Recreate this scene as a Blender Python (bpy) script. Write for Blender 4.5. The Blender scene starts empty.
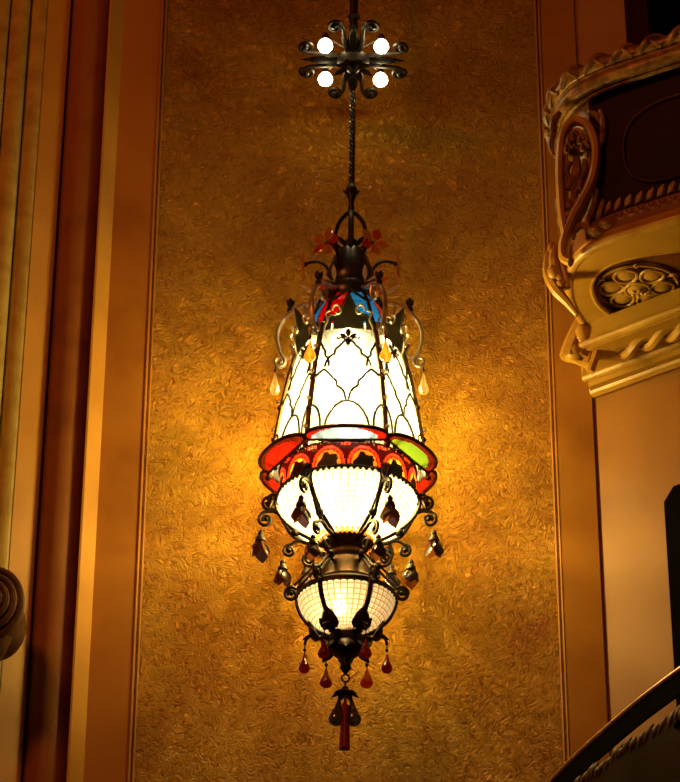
import bpy, math, random
from mathutils import Vector, Matrix
random.seed(7)
SC = bpy.context.scene
COL = SC.collection
PI = math.pi

# ------------------------------------------------------------------ camera
F = 2800.0; PW, PH = 680, 782
PITCH = math.radians(30.0)
CAM = Vector((0, -12.12, 1.6))
fw = Vector((0, math.cos(PITCH), math.sin(PITCH)))
up0 = Vector((0, -math.sin(PITCH), math.cos(PITCH)))
sr = 0.00412; cr = math.sqrt(1 - sr*sr)
rt = Vector((1, 0, 0))*cr + up0*sr
up = up0*cr - Vector((1, 0, 0))*sr
cd = bpy.data.cameras.new('camera'); cam = bpy.data.objects.new('camera', cd); COL.objects.link(cam)
cd.sensor_width = 36; cd.lens = F/PH*36; cd.clip_end = 200; cd.clip_start = 0.05
m = Matrix((rt, up, -fw)).transposed().to_4x4(); m.translation = CAM
cam.matrix_world = m
SC.camera = cam

# ------------------------------------------------------------------ world, lights, exposure
SC.view_settings.view_transform = 'Standard'; SC.view_settings.look = 'None'
SC.view_settings.gamma = 1; SC.view_settings.use_curve_mapping = False
SC.view_settings.exposure = 0.0
w = bpy.data.worlds.new('world'); SC.world = w; w.use_nodes = True
w.node_tree.nodes['Background'].inputs[0].default_value = (1.0, 0.24, 0.035, 1)
w.node_tree.nodes['Background'].inputs[1].default_value = 0.05
L_LANTERN, L_BOWL, L_LOW, L_ROS = 185.0, 215.0, 26.0, 2.2
def area(name, loc, aim, size, energy, color):
    ld = bpy.data.lights.new(name, 'AREA'); ld.energy = energy; ld.color = color; ld.shape = 'DISK'; ld.size = size
    o = bpy.data.objects.new(name, ld); COL.objects.link(o); o.location = loc
    o.rotation_euler = (Vector(aim) - Vector(loc)).to_track_quat('-Z', 'Y').to_euler()
    return o
# added unseen fill lights: red from high left, weaker warm one from low right
area('red_fill', (-4.5, -7.5, 12.0), (0.3, 0.5, 10.2), 1.6, 210, (1.0, 0.24, 0.03))
area('side_fill', (7.5, -10, 2.2), (1.6, 0.6, 8.6), 1.2, 22, (1.0, 0.38, 0.06))

# ------------------------------------------------------------------ pixel helpers: a photo point at a known depth or height
def ray(x, y): return fw + rt*((x-340)/F) - up*((y-391)/F)
def P(x, y, Y):
    d = ray(x, y); t = (Y - CAM.y)/d.y; return CAM + d*t
def PZ(x, y, Z):
    d = ray(x, y); t = (Z - CAM.z)/d.z; return CAM + d*t

# ------------------------------------------------------------------ materials
def newmat(name):
    mt = bpy.data.materials.new(name); mt.use_nodes = True
    nt = mt.node_tree; nt.nodes.clear()
    out = nt.nodes.new('ShaderNodeOutputMaterial')
    return mt, nt, out
def N(nt, t, **kw):
    n = nt.nodes.new(t)
    for k, v in kw.items():
        if k.startswith('_'): setattr(n, k[1:], v)
        else: n.inputs[k.replace('__', ' ')].default_value = v
    return n
def coords(nt, scale=(1, 1, 1)):
    tc = nt.nodes.new('ShaderNodeTexCoord'); mp = nt.nodes.new('ShaderNodeMapping')
    nt.links.new(tc.outputs['Object'], mp.inputs[0]); mp.inputs['Scale'].default_value = scale
    return mp.outputs[0]
def ramp(nt, stops):
    r = nt.nodes.new('ShaderNodeValToRGB'); e = r.color_ramp.elements
    while len(e) < len(stops): e.new(0.5)
    for i, (p, c) in enumerate(stops): e[i].position = p; e[i].color = (*c, 1) if len(c) == 3 else c
    return r
def plaster(name, c1, c2, c3=None, nscale=2.0, rough=0.55, bump=0.0, bscale=30, bdist=0.01, stretch=(1, 1, 1), spec=0.4, metallic=0.0, detail=6):
    mt, nt, out = newmat(name)
    b = N(nt, 'ShaderNodeBsdfPrincipled', Roughness=rough); b.inputs['Specular IOR Level'].default_value = spec
    b.inputs['Metallic'].default_value = metallic
    v = coords(nt, stretch)
    n1 = N(nt, 'ShaderNodeTexNoise', Scale=nscale, Detail=detail, Roughness=0.6); nt.links.new(v, n1.inputs['Vector'])
    st = [(0.3, c1), (0.7, c2)] if c3 is None else [(0.28, c1), (0.5, c2), (0.74, c3)]
    r = ramp(nt, st); nt.links.new(n1.outputs['Fac'], r.inputs[0]); nt.links.new(r.outputs[0], b.inputs['Base Color'])
    if bump:
        n2 = N(nt, 'ShaderNodeTexNoise', Scale=bscale, Detail=4, Roughness=0.55, Distortion=0.8); nt.links.new(v, n2.inputs['Vector'])
        bp = N(nt, 'ShaderNodeBump', Strength=bump, Distance=bdist); nt.links.new(n2.outputs['Fac'], bp.inputs['Height'])
        nt.links.new(bp.outputs[0], b.inputs['Normal'])
    nt.links.new(b.outputs[0], out.inputs[0])
    return mt
def stucco():
    mt, nt, out = newmat('gilded_stucco')
    b = N(nt, 'ShaderNodeBsdfPrincipled', Roughness=0.42); b.inputs['Specular IOR Level'].default_value = 0.3
    v = coords(nt)
    # patchy sponged colour
    n1 = N(nt, 'ShaderNodeTexNoise', Scale=1.7, Detail=5, Roughness=0.62); nt.links.new(v, n1.inputs['Vector'])
    r1 = ramp(nt, [(0.32, (0.50, 0.185, 0.012)), (0.52, (0.66, 0.30, 0.022)), (0.7, (0.76, 0.39, 0.03))])
    nt.links.new(n1.outputs['Fac'], r1.inputs[0])
    n3 = N(nt, 'ShaderNodeTexNoise', Scale=5.5, Detail=4, Roughness=0.6); nt.links.new(v, n3.inputs['Vector'])
    r3 = ramp(nt, [(0.62, (1, 1, 1)), (0.74, (0.78, 0.55, 0.50))]); nt.links.new(n3.outputs['Fac'], r3.inputs[0])
    mx = nt.nodes.new('ShaderNodeMix'); mx.data_type = 'RGBA'; mx.blend_type = 'MULTIPLY'; mx.inputs[0].default_value = 1
    nt.links.new(r1.outputs[0], mx.inputs[6]); nt.links.new(r3.outputs[0], mx.inputs[7])
    # troweled ridges: warped ridge noise
    wv = N(nt, 'ShaderNodeTexNoise', Scale=9, Detail=2); nt.links.new(v, wv.inputs['Vector'])
    sc_ = nt.nodes.new('ShaderNodeVectorMath'); sc_.operation = 'SCALE'; sc_.inputs['Scale'].default_value = 0.14
    nt.links.new(wv.outputs['Color'], sc_.inputs[0])
    ad = nt.nodes.new('ShaderNodeVectorMath'); ad.operation = 'ADD'
    nt.links.new(v, ad.inputs[0]); nt.links.new(sc_.outputs[0], ad.inputs[1])
    mg = N(nt, 'ShaderNodeTexNoise', Scale=28, Detail=5, Roughness=0.62, Distortion=1.4); nt.links.new(ad.outputs[0], mg.inputs['Vector'])
    rr = ramp(nt, [(0.36, (0, 0, 0)), (0.5, (0.85, 0.85, 0.85)), (0.56, (1, 1, 1)), (0.72, (0.25, 0.25, 0.25))])
    nt.links.new(mg.outputs['Fac'], rr.inputs[0])
    bp = N(nt, 'ShaderNodeBump', Strength=1.0, Distance=0.045); nt.links.new(rr.outputs[0], bp.inputs['Height'])
    nt.links.new(bp.outputs[0], b.inputs['Normal'])
    # shade of the relief painted as darker colour in its low spots
    r5 = ramp(nt, [(0.0, (0.60, 0.48, 0.36)), (0.6, (1, 1, 1))]); nt.links.new(rr.outputs[0], r5.inputs[0])
    m2 = nt.nodes.new('ShaderNodeMix'); m2.data_type = 'RGBA'; m2.blend_type = 'MULTIPLY'; m2.inputs[0].default_value = 1
    nt.links.new(mx.outputs[2], m2.inputs[6]); nt.links.new(r5.outputs[0], m2.inputs[7])
    nt.links.new(m2.outputs[2], b.inputs['Base Color'])
    nt.links.new(b.outputs[0], out.inputs[0])
    return mt
def metal(name, c, rough=0.4, metallic=0.8, var=0.5):
    return plaster(name, tuple(x*var for x in c), c, nscale=18, rough=rough, metallic=metallic, bump=0.15, bscale=60, bdist=0.003)
def glass(name, c, transp=0.25, tcol=None, gloss=0.05, rough=0.15, noise=0.0):
    """back-lit art glass: scatters the lamp behind it and lets part of the light straight through"""
    mt, nt, out = newmat(name)
    tl = N(nt, 'ShaderNodeBsdfTranslucent', Color=(*c, 1))
    df = N(nt, 'ShaderNodeBsdfDiffuse', Color=(*[x*0.5 for x in c], 1))
    a0 = N(nt, 'ShaderNodeMixShader'); a0.inputs[0].default_value = 0.2
    nt.links.new(tl.outputs[0], a0.inputs[1]); nt.links.new(df.outputs[0], a0.inputs[2])
    tp = N(nt, 'ShaderNodeBsdfTransparent', Color=(*(tcol or c), 1))
    a = N(nt, 'ShaderNodeMixShader'); a.inputs[0].default_value = transp
    nt.links.new(a0.outputs[0], a.inputs[1]); nt.links.new(tp.outputs[0], a.inputs[2])
    g = N(nt, 'ShaderNodeBsdfGlossy', Roughness=rough, Color=(1, 1, 1, 1))
    b = N(nt, 'ShaderNodeMixShader'); b.inputs[0].default_value = gloss
    nt.links.new(a.outputs[0], b.inputs[1]); nt.links.new(g.outputs[0], b.inputs[2])
    if noise:
        v = coords(nt); n1 = N(nt, 'ShaderNodeTexNoise', Scale=9, Detail=3); nt.links.new(v, n1.inputs['Vector'])
        r = ramp(nt, [(0.35, tuple(x*(1-noise) for x in c)), (0.65, c)]); nt.links.new(n1.outputs['Fac'], r.inputs[0])
        nt.links.new(r.outputs[0], tl.inputs['Color'])
    nt.links.new(b.outputs[0], out.inputs[0])
    return mt
def emit(name, c, s, transp=0.0):
    mt, nt, out = newmat(name)
    e = N(nt, 'ShaderNodeEmission', Color=(*c, 1), Strength=s)
    tp = N(nt, 'ShaderNodeBsdfTransparent'); a = N(nt, 'ShaderNodeMixShader'); a.inputs[0].default_value = transp
    nt.links.new(e.outputs[0], a.inputs[1]); nt.links.new(tp.outputs[0], a.inputs[2])
    nt.links.new(a.outputs[0], out.inputs[0]); return mt

M = {}
M['stucco'] = stucco()
M['ochre'] = plaster('ochre_plaster', (0.24, 0.085, 0.008), (0.32, 0.13, 0.012), (0.34, 0.15, 0.018), nscale=2.2, bump=0.12, bscale=40, bdist=0.004)
M['ochre_lit'] = plaster('lit_ochre_plaster', (0.42, 0.19, 0.025), (0.50, 0.25, 0.035), nscale=2.0, bump=0.1, bscale=40, bdist=0.004)  # ochre made lighter to paint in lamp light on faces turned right
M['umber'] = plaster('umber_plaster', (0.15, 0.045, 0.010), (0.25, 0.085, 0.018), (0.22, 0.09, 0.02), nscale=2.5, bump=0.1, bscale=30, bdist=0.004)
M['olive'] = plaster('olive_stone', (0.26, 0.17, 0.03), (0.38, 0.27, 0.06), (0.46, 0.35, 0.11), nscale=9, bump=0.35, bscale=45, bdist=0.006)
M['tan'] = plaster('tan_plaster', (0.21, 0.082, 0.007), (0.25, 0.10, 0.008), (0.26, 0.107, 0.009), nscale=1.5, bump=0.06, bscale=30, bdist=0.004)
M['gold'] = plaster('gilded_plaster', (0.28, 0.12, 0.012), (0.42, 0.22, 0.022), (0.50, 0.30, 0.05), nscale=7, rough=0.38, bump=0.25, bscale=45, bdist=0.006, spec=0.6)
M['gold_flat'] = plaster('flat_gold_paint', (0.30, 0.15, 0.012), (0.37, 0.195, 0.016), nscale=3, rough=0.5, bump=0.08, bscale=30, bdist=0.004)
M['antique'] = plaster('antiqued_gold', (0.05, 0.016, 0.007), (0.20, 0.09, 0.018), (0.42, 0.24, 0.05), nscale=16, rough=0.35, bump=0.4, bscale=50, bdist=0.008, spec=0.6)
M['recess'] = plaster('red_brown_recess', (0.13, 0.035, 0.008), (0.22, 0.07, 0.012), nscale=8, bump=0.1)
M['maroon'] = plaster('dark_maroon_panel', (0.018, 0.006, 0.006), (0.03, 0.010, 0.009), nscale=3, rough=0.7, bump=0.1, spec=0.15)
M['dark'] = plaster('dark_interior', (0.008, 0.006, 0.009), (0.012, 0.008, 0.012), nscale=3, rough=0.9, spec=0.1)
M['darkwood'] = plaster('carved_dark_wood', (0.05, 0.022, 0.010), (0.14, 0.07, 0.03), nscale=14, rough=0.4, bump=0.3)
M['umber_dark'] = plaster('dark_umber_carving', (0.02, 0.008, 0.004), (0.07, 0.03, 0.012), nscale=30, rough=0.5, spec=0.3)
M['black'] = plaster('black_paint', (0.0015, 0.001, 0.0015), (0.003, 0.002, 0.003), nscale=6, rough=0.8, spec=0.02)
M['brass'] = metal('pale_brass', (0.75, 0.55, 0.32), 0.35, 0.9, 0.7)
M['iron'] = metal('dark_bronze', (0.03, 0.018, 0.012), 0.48, 0.4)
M['bronze'] = metal('brown_bronze', (0.20, 0.13, 0.07), 0.35, 0.8)
M['silver'] = metal('tarnished_silver', (0.72, 0.66, 0.56), 0.38, 0.75, 0.6)
M['crest'] = metal('blackened_metal', (0.035, 0.030, 0.018), 0.5, 0.4)
M['dome'] = metal('blue_black_metal', (0.05, 0.055, 0.07), 0.3, 0.5)
M['rodm'] = metal('black_iron', (0.022, 0.014, 0.011), 0.45, 0.35)
M['pale'] = plaster('pale_flash', (0.7, 0.5, 0.25), (0.95, 0.8, 0.5), nscale=20, rough=0.3)
M['cream'] = glass('cream_art_glass', (0.15, 0.16, 0.24), 0.50, (1.0, 0.95, 0.85))
M['red'] = glass('red_art_glass', (0.17, 0.004, 0.002), 0.03, (.6,.03,.01))
M['green'] = glass('green_art_glass', (0.07, 0.13, 0.012), 0.05)
M['blue'] = glass('blue_white_art_glass', (0.17, 0.32, 0.80), 0.08, noise=0.5)
M['deepblue'] = glass('blue_art_glass', (0.03, 0.12, 0.30), 0.05)
M['orange'] = glass('orange_art_glass', (0.14, 0.016, 0.002), 0.03)
M['yellow'] = glass('amber_art_glass', (0.18, 0.055, 0.005), 0.03)
M['dred'] = glass('dark_red_glass', (0.004, 0.0002, 0.0001), 0.005, gloss=0.01)
M['rust'] = glass('rust_red_glass', (0.05, 0.004, 0.002), 0.02)
M['lobe_rim'] = plaster('red_brown_metal', (0.03, 0.006, 0.004), (0.07, 0.014, 0.008), nscale=20, rough=0.4)
M['bead'] = glass('clear_bead_glass', (0.22, 0.22, 0.28), 0.50, (1, .95, .82), gloss=0.04)
M['bead_low'] = glass('pale_bead_glass', (0.25, 0.21, 0.27), 0.30, (1, .9, .85), gloss=0.04)
M['petal'] = glass('smoky_petal_glass', (0.34, 0.17, 0.07), 0.22, (0.7, 0.45, 0.3), gloss=0.05)
M['petal_violet'] = glass('violet_petal_glass', (0.10, 0.07, 0.12), 0.15, (0.55, 0.4, 0.5), gloss=0.07)
M['amber'] = glass('amber_drop_glass', (0.9, 0.45, 0.14), 0.35, (1, .55, .2), gloss=0.1)
M['crystal'] = glass('clear_drop_glass', (0.8, 0.66, 0.42), 0.5, (1, .9, .7), gloss=0.2)
M['reddrop'] = glass('ruby_drop_glass', (0.42, 0.05, 0.025), 0.2, (0.9, 0.2, 0.1), gloss=0.06)
M['orangedrop'] = glass('orange_drop_glass', (0.85, 0.17, 0.04), 0.25, (1, 0.35, 0.12), gloss=0.06)
M['greendrop'] = glass('green_drop_glass', (0.10, 0.12, 0.05), 0.25, (0.55, 0.6, 0.3), gloss=0.1)
M['bulb'] = emit('lit_bulb', (1.0, 0.86, 0.62), 22.0, 0.5)

# ------------------------------------------------------------------ mesh builder
def catmull(pts, n=6, closed=False):
    pts = [Vector(p) for p in pts]; out = []; L = len(pts)
    rng = range(L if closed else L-1)
    for i in rng:
        if closed: a, b, c, d = pts[(i-1) % L], pts[i], pts[(i+1) % L], pts[(i+2) % L]
        else: a, b, c, d = pts[max(i-1, 0)], pts[i], pts[i+1], pts[min(i+2, L-1)]
        for k in range(n):
            t = k/n
            out.append(0.5*((2*b) + (c-a)*t + (2*a-5*b+4*c-d)*t*t + (3*b-a-3*c+d)*t**3))
    if not closed: out.append(pts[-1])
    return out
class MB:
    def __init__(s): s.v = []; s.f = []; s.mi = []; s.cur = 0; s.flat = False
    def add(s, vs, fs):
        o = len(s.v); s.v += [tuple(x) for x in vs]
        for f in fs: s.f.append(tuple(o+i for i in f)); s.mi.append(s.cur)
    def tube(s, pts, r, seg=7, w=None, side=None, closed=False, cap=True):
        """sweep an ellipse (half-width w along 'side', half-thickness r) along pts"""
        pts = [Vector(p) for p in pts]; n = len(pts)
        R = r if isinstance(r, (list, tuple)) else [r]*n
        W = R if w is None else (w if isinstance(w, (list, tuple)) else [w]*n)
        vs = []; fs = []; prev = None
        for i, p in enumerate(pts):
            if closed: t = pts[(i+1) % n] - pts[i-1]
            else: t = pts[min(i+1, n-1)] - pts[max(i-1, 0)]
            if t.length < 1e-9: t = Vector((0, 0, 1))
            t.normalize()
            sd = Vector(side) if side is not None else prev
            if sd is None:
                sd = Vector((0, 0, 1)).cross(t)
                if sd.length < 1e-3: sd = Vector((1, 0, 0))
            sd = sd - t*sd.dot(t)
            if sd.length < 1e-4: sd = t.orthogonal()
            sd.normalize(); prev = sd
            nn = t.cross(sd)
            for k in range(seg):
                a = 2*PI*k/seg
                vs.append(p + sd*(W[i]*math.cos(a)) + nn*(R[i]*math.sin(a)))
        for i in range(n if closed else n-1):
            j = (i+1) % n
            for k in range(seg):
                k2 = (k+1) % seg
                fs.append((i*seg+k, i*seg+k2, j*seg+k2, j*seg+k))
        if cap and not closed:
            fs.append(tuple(range(seg))[::-1]); fs.append(tuple((n-1)*seg+k for k in range(seg)))
        s.add(vs, fs)
    def lathe(s, prof, seg=24, axis=None, c=(0, 0, 0), sx=1, sy=1):
        """prof: list of (r, z)"""
        c = Vector(c); vs = []; fs = []
        for r, z in prof:
            for k in range(seg):
                a = 2*PI*k/seg
                vs.append((c.x + r*math.cos(a)*sx, c.y + r*math.sin(a)*sy, c.z + z))
        for i in range(len(prof)-1):
            for k in range(seg):
                k2 = (k+1) % seg
                fs.append((i*seg+k, i*seg+k2, (i+1)*seg+k2, (i+1)*seg+k))
        fs.append(tuple(range(seg))[::-1]); fs.append(tuple((len(prof)-1)*seg+k for k in range(seg)))
        s.add(vs, fs)
    def ball(s, c, r, seg=10, rings=6, sc=(1, 1, 1)):
        vs = []; fs = []; c = Vector(c)
        for i in range(rings+1):
            th = PI*i/rings
            for k in range(seg):
                a = 2*PI*k/seg
                q = max(math.sin(th), 0.02)
                vs.append((c.x+r*sc[0]*q*math.cos(a), c.y+r*sc[1]*q*math.sin(a), c.z+r*sc[2]*math.cos(th)))
        for i in range(rings):
            for k in range(seg):
                k2 = (k+1) % seg; fs.append((i*seg+k, (i+1)*seg+k, (i+1)*seg+k2, i*seg+k2))
        s.add(vs, fs)
    def prism(s, poly, z0, z1):
        """vertical extrusion of an xy polygon"""
        n = len(poly)
        vs = [(p[0], p[1], z0) for p in poly] + [(p[0], p[1], z1) for p in poly]
        fs = [tuple(range(n))[::-1], tuple(range(n, 2*n))] + [(i, (i+1) % n, n+(i+1) % n, n+i) for i in range(n)]
        s.add(vs, fs)
    def box(s, a, b):
        s.prism([(a[0], a[1]), (b[0], a[1]), (b[0], b[1]), (a[0], b[1])], a[2], b[2])
    def slab(s, poly3, nrm, th):
        """a plate: 3D polygon given thickness along nrm"""
        n = len(poly3); d = Vector(nrm).normalized()*th
        vs = [Vector(p) for p in poly3] + [Vector(p)+d for p in poly3]
        fs = [tuple(range(n))[::-1], tuple(range(n, 2*n))] + [(i, (i+1) % n, n+(i+1) % n, n+i) for i in range(n)]
        s.add(vs, fs)
    def leaf(s, base, d, nrm, L, W, T, curl=0.0, n=9, seg=8, shape=0.42):
        """pointed leaf / petal with real thickness; curl bends it towards nrm"""
        base = Vector(base); d = Vector(d).normalized(); nrm = Vector(nrm).normalized()
        side = d.cross(nrm); pts = []; ws = []; ts = []
        for i in range(n):
            t = i/(n-1)
            pts.append(base + d*(L*t) + nrm*(curl*L*t*t))
            q = math.sin(PI*min(1, t**(math.log(0.5)/math.log(1-shape)) if shape < 0.5 else t**(math.log(0.5)/math.log(shape))))
            ws.append(max(W*q, W*0.06)); ts.append(max(T*q, T*0.25))
        s.tube(pts, ts, seg, w=ws, side=side)
    def mesh(s, name, mats, smooth=True):
        me = bpy.data.meshes.new(name); me.from_pydata(s.v, [], s.f); me.update()
        for mt in (mats if isinstance(mats, (list, tuple)) else [mats]): me.materials.append(mt)
        me.polygons.foreach_set('material_index', s.mi)
        if smooth:
            me.polygons.foreach_set('use_smooth', [True]*len(me.polygons))
            try: me.set_sharp_from_angle(angle=math.radians(38))
            except Exception: pass
        import bmesh
        bm = bmesh.new(); bm.from_mesh(me); bmesh.ops.recalc_face_normals(bm, faces=bm.faces); bm.to_mesh(me); bm.free()
        return me
def inst(name, me, parent=None, loc=(0, 0, 0), rot=(0, 0, 0), label=None, scale=None):
    o = bpy.data.objects.new(name, me); COL.objects.link(o); o.location = loc; o.rotation_euler = rot
    if scale: o.scale = scale
    if parent is not None: o.parent = parent
    if label: o['label'] = label
    return o
def thing(name, label, cat, loc=(0, 0, 0), rot=(0, 0, 0), me=None, group=None):
    o = bpy.data.objects.new(name, me); COL.objects.link(o); o.location = loc; o.rotation_euler = rot
    o['label'] = label; o['category'] = cat
    if group: o['group'] = group
    return o
def structure(name, mb, mat, label=None, smooth=False):
    o = bpy.data.objects.new(name, mb.mesh(name, mat, smooth)); COL.objects.link(o); o['kind'] = 'structure'
    if label: o['label'] = label
    return o

# ------------------------------------------------------------------ the room
Y0 = 0.56            # plane of the textured back wall
ZF, ZC = 0.0, 13.4
def wx(x): return P(x, 400, Y0).x
XL, XR = wx(147), wx(551)
mb = MB(); mb.box((XL-0.05, Y0, ZF), (XR+0.05, Y0+0.3, ZC)); structure('wall_back', mb, M['stucco'], 'gold troweled stucco wall behind the chandelier')
mb = MB(); mb.box((-9, -16, -0.2), (9, 2.2, 0)); structure('floor', mb, M['darkwood'])
mb = MB(); mb.box((-9, -16, ZC), (9, 2.2, ZC+0.2)); structure('ceiling', mb, M['umber'])

# left profile: everything left of the stucco field, in plan (x at the wall plane, forward depth)
def strip(name, pts, mat, label):
    mb = MB()
    poly = [(x, Y0-d) for x, d in pts]
    mb.prism(poly, ZF, ZC)
    return structure(name, mb, mat, label)
X = wx
strip('trim_1', [(X(147), 0.035), (X(104), 0.035), (X(104), -0.25), (X(147), -0.25)], M['ochre'], 'flat ochre pilaster face left of the stucco wall')
mb = MB()
for xx in (145.5, 149.5):
    mb.tube([(X(xx), Y0-0.035 if xx < 147 else Y0-0.012, ZF), (X(xx), Y0-0.035 if xx < 147 else Y0-0.012, ZC)], 0.007, 8)
structure('trim_2', mb, M['ochre'], 'thin bead moulding along the left edge of the stucco', True)
strip('trim_3', [(X(104), 0.035), (X(92.5), 0.15), (X(90.5), 0.15), (X(90.5), -0.25), (X(104), -0.25)], M['ochre_lit'], 'narrow splayed strip of the left pilaster, lamp light painted in as lighter ochre')
strip('trim_4', [(X(47), 0.09), (X(25), 0.17), (X(25), -0.25), (X(48), -0.25)], M['ochre_lit'], 'orange flat band beside the fluted column')
# brown rounded shaft between the two strips
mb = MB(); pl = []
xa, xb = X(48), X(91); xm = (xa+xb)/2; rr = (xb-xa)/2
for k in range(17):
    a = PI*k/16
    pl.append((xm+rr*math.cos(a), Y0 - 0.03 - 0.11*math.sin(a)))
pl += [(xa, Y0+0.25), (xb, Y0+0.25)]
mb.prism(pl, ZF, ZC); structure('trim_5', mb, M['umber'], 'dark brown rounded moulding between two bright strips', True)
# olive engaged column of rounded reeds at the left edge
col = thing('engaged_column', 'olive gold reeded column at the left edge of the picture', 'column', (X(0), Y0-0.05, 0))
def reed(c, r, f):
    mb = MB(); pl = []
    for k in range(15):
        a = PI*k/14; pl.append((c+r*math.cos(a), -f-0.7*r*math.sin(a)))
    pl += [(c-r, 0.3), (c+r, 0.3)]; mb.prism(pl, ZF, ZC); return mb
o0 = X(0)
for c, r, f in ((15.5, 9.8, 0.10), (-4, 10, 0.16), (-24, 10, 0.20)):
    inst('reed', reed(X(c)-o0, r*0.0053, f).mesh('reed', M['olive'], True), col)

# right side of the back wall
strip('trim_6', [(X(591), 0.04), (X(556), 0.04), (X(556), -0.25), (X(591), -0.25)], M['ochre'], 'flat ochre pilaster face right of the stucco wall')
mb = MB()
for xx, dd in ((554, 0.035), (550.5, 0.012)):
    mb.tube([(X(xx), Y0-dd, ZF), (X(xx), Y0-dd, ZC)], 0.007, 8)
structure('trim_7', mb, M['ochre'], 'thin bead moulding along the right edge of the stucco', True)

# right wall, turning 38 degrees towards the viewer
TH = math.radians(38)
ew = Vector((math.cos(TH), -math.sin(TH), 0)); en = Vector((-math.sin(TH), -math.cos(TH), 0))
A = Vector((X(592.5), Y0-0.02, 0))
ZS = P(592, 387, A.y).z                    # underside of the box at the wall corner
def onwall(u, n, z): return A + ew*u + en*n + Vector((0, 0, z))
def wallquad(u0, u1, z0, z1, th=0.25):
    a, b = onwall(u0, 0, 0), onwall(u1, 0, 0); c, d = onwall(u1, -th, 0), onwall(u0, -th, 0)
    return [(a.x, a.y), (b.x, b.y), (c.x, c.y), (d.x, d.y)], z0, z1
mb = MB(); mb.prism(*wallquad(0, 3.2, ZF, ZS+0.5)); structure('wall_right', mb, M['tan'], 'smooth tan plaster wall under the opera box')
# wall strip beside the dark opening of the box, its shade painted in brown
u_open = 0.33
mb = MB(); mb.prism(*wallquad(0, u_open, ZS+0.5, ZC)); mb.prism(*wallquad(2.6, 3.2, ZS+0.5, ZC)); mb.prism(*wallquad(u_open, 2.6, ZS+3.4, ZC))
structure('wall_upper', mb, M['umber'], 'wall around the opening above the opera box, its shade painted in as dark brown')
# dark room behind the opening
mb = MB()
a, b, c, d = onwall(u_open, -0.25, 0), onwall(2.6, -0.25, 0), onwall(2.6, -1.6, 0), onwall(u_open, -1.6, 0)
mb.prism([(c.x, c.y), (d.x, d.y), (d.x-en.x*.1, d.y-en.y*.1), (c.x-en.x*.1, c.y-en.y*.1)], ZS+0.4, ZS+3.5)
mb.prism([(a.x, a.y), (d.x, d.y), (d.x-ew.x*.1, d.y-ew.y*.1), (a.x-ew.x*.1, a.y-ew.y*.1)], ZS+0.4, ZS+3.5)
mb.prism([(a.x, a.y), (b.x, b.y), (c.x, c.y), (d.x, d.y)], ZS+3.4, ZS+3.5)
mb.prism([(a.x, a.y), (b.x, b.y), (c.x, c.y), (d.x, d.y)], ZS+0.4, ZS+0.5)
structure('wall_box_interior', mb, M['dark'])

# ------------------------------------------------------------------ chandelier
AXD = 12.12
def el(y): return PITCH + math.atan((391-y)/F)
def zw(y): return CAM.z + AXD*math.tan(el(y))
def u_(y): return AXD/math.cos(el(y))/F
ZB = zw(748)
base = P(344.6, 748, 0); base.z = ZB
chand = thing('chandelier', 'tall wrought metal and stained glass chandelier with crystal bowls, hanging before the stucco wall', 'chandelier', tuple(base), (0, 0.0088, 0))
def Z(y): return zw(y) - ZB
def Q(R, y, x=0.0):      # point in the front radial plane: R pixels out from the axis, on the axis row y
    u = u_(y); return Vector((x*u, -R*u, Z(y)))
def U(px, y=420): return px*u_(y)
def spiral(c, r0, r1, a0, turns, n=14):
    """c=(R,Y) centre in the radial plane"""
    out = []
    for i in range(n+1):
        t = i/n; a = a0 + turns*2*PI*t; r = r0+(r1-r0)*t
        out.append((c[0]+r*math.cos(a), c[1]+r*math.sin(a)))
    return out
def rp(list2): return [Q(a, b) for a, b in list2]
def cm2(pts, n=5): return [(p.x, p.y) for p in catmull([Vector((a, b, 0)) for a, b in pts], n)]
K6 = [math.radians(a) for a in (30, 90, 150, 210, 270, 330)]      # corners
F6 = [math.radians(a) for a in (0, 60, 120, 180, 240, 300)]       # faces
TWIST = math.radians(-1.5)
def radial(name, me, angs, parent=chand, labels=None):
    out = []
    for i, a in enumerate(angs):
        out.append(inst(name, me, parent, rot=(0, 0, a+TWIST), label=labels[i] if labels else None))
    return out
def lprof(pairs): return [(U(r, y), Z(y)) for r, y in pairs]

# --- stem
mb = MB()
zt = ZC - ZB
mb.tube([(0, 0, Z(34)), (0, 0, zt)], U(4.2, 20), 10)
mb.lathe([(U(14, 0), zt-0.06), (U(22, 0), zt-0.02), (U(22, 0), zt)], 20)
for k in range(3): mb.lathe([(U(4), Z(20-60*k)), (U(7), Z(17-60*k)), (U(4), Z(14-60*k))], 12)
inst('stem', mb.mesh('stem', M['rodm']), chand)
mb = MB()
# twisted rope-like rod below the rosette
for ph in (0, 2*PI/3, 4*PI/3):
    pts = []
    for i in range(121):
        y = 92 + (190-92)*i/120; a = ph + i*0.42
        pts.append((U(1.7)*math.cos(a), U(1.7)*math.sin(a), Z(y)))
    mb.tube(pts, U(1.7), 6)
inst('twisted_rod', mb.mesh('twisted_rod', M['rodm']), chand)
mb = MB()
mb.lathe(lprof([(2, 213), (3.4, 209), (2.6, 203), (4.2, 197), (6.4, 191), (5.2, 188), (3, 184), (2.2, 180)]), 14)
for k in range(5):
    a = 2*PI*k/5
    d = Vector((math.sin(a), -math.cos(a), 0.5))
    mb.leaf((0, 0, Z(197)), d, (0, 0, 1), U(11), U(2.4), U(1), curl=0.2)
inst('stem_knop', mb.mesh('stem_knop', M['rodm']), chand)

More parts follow.
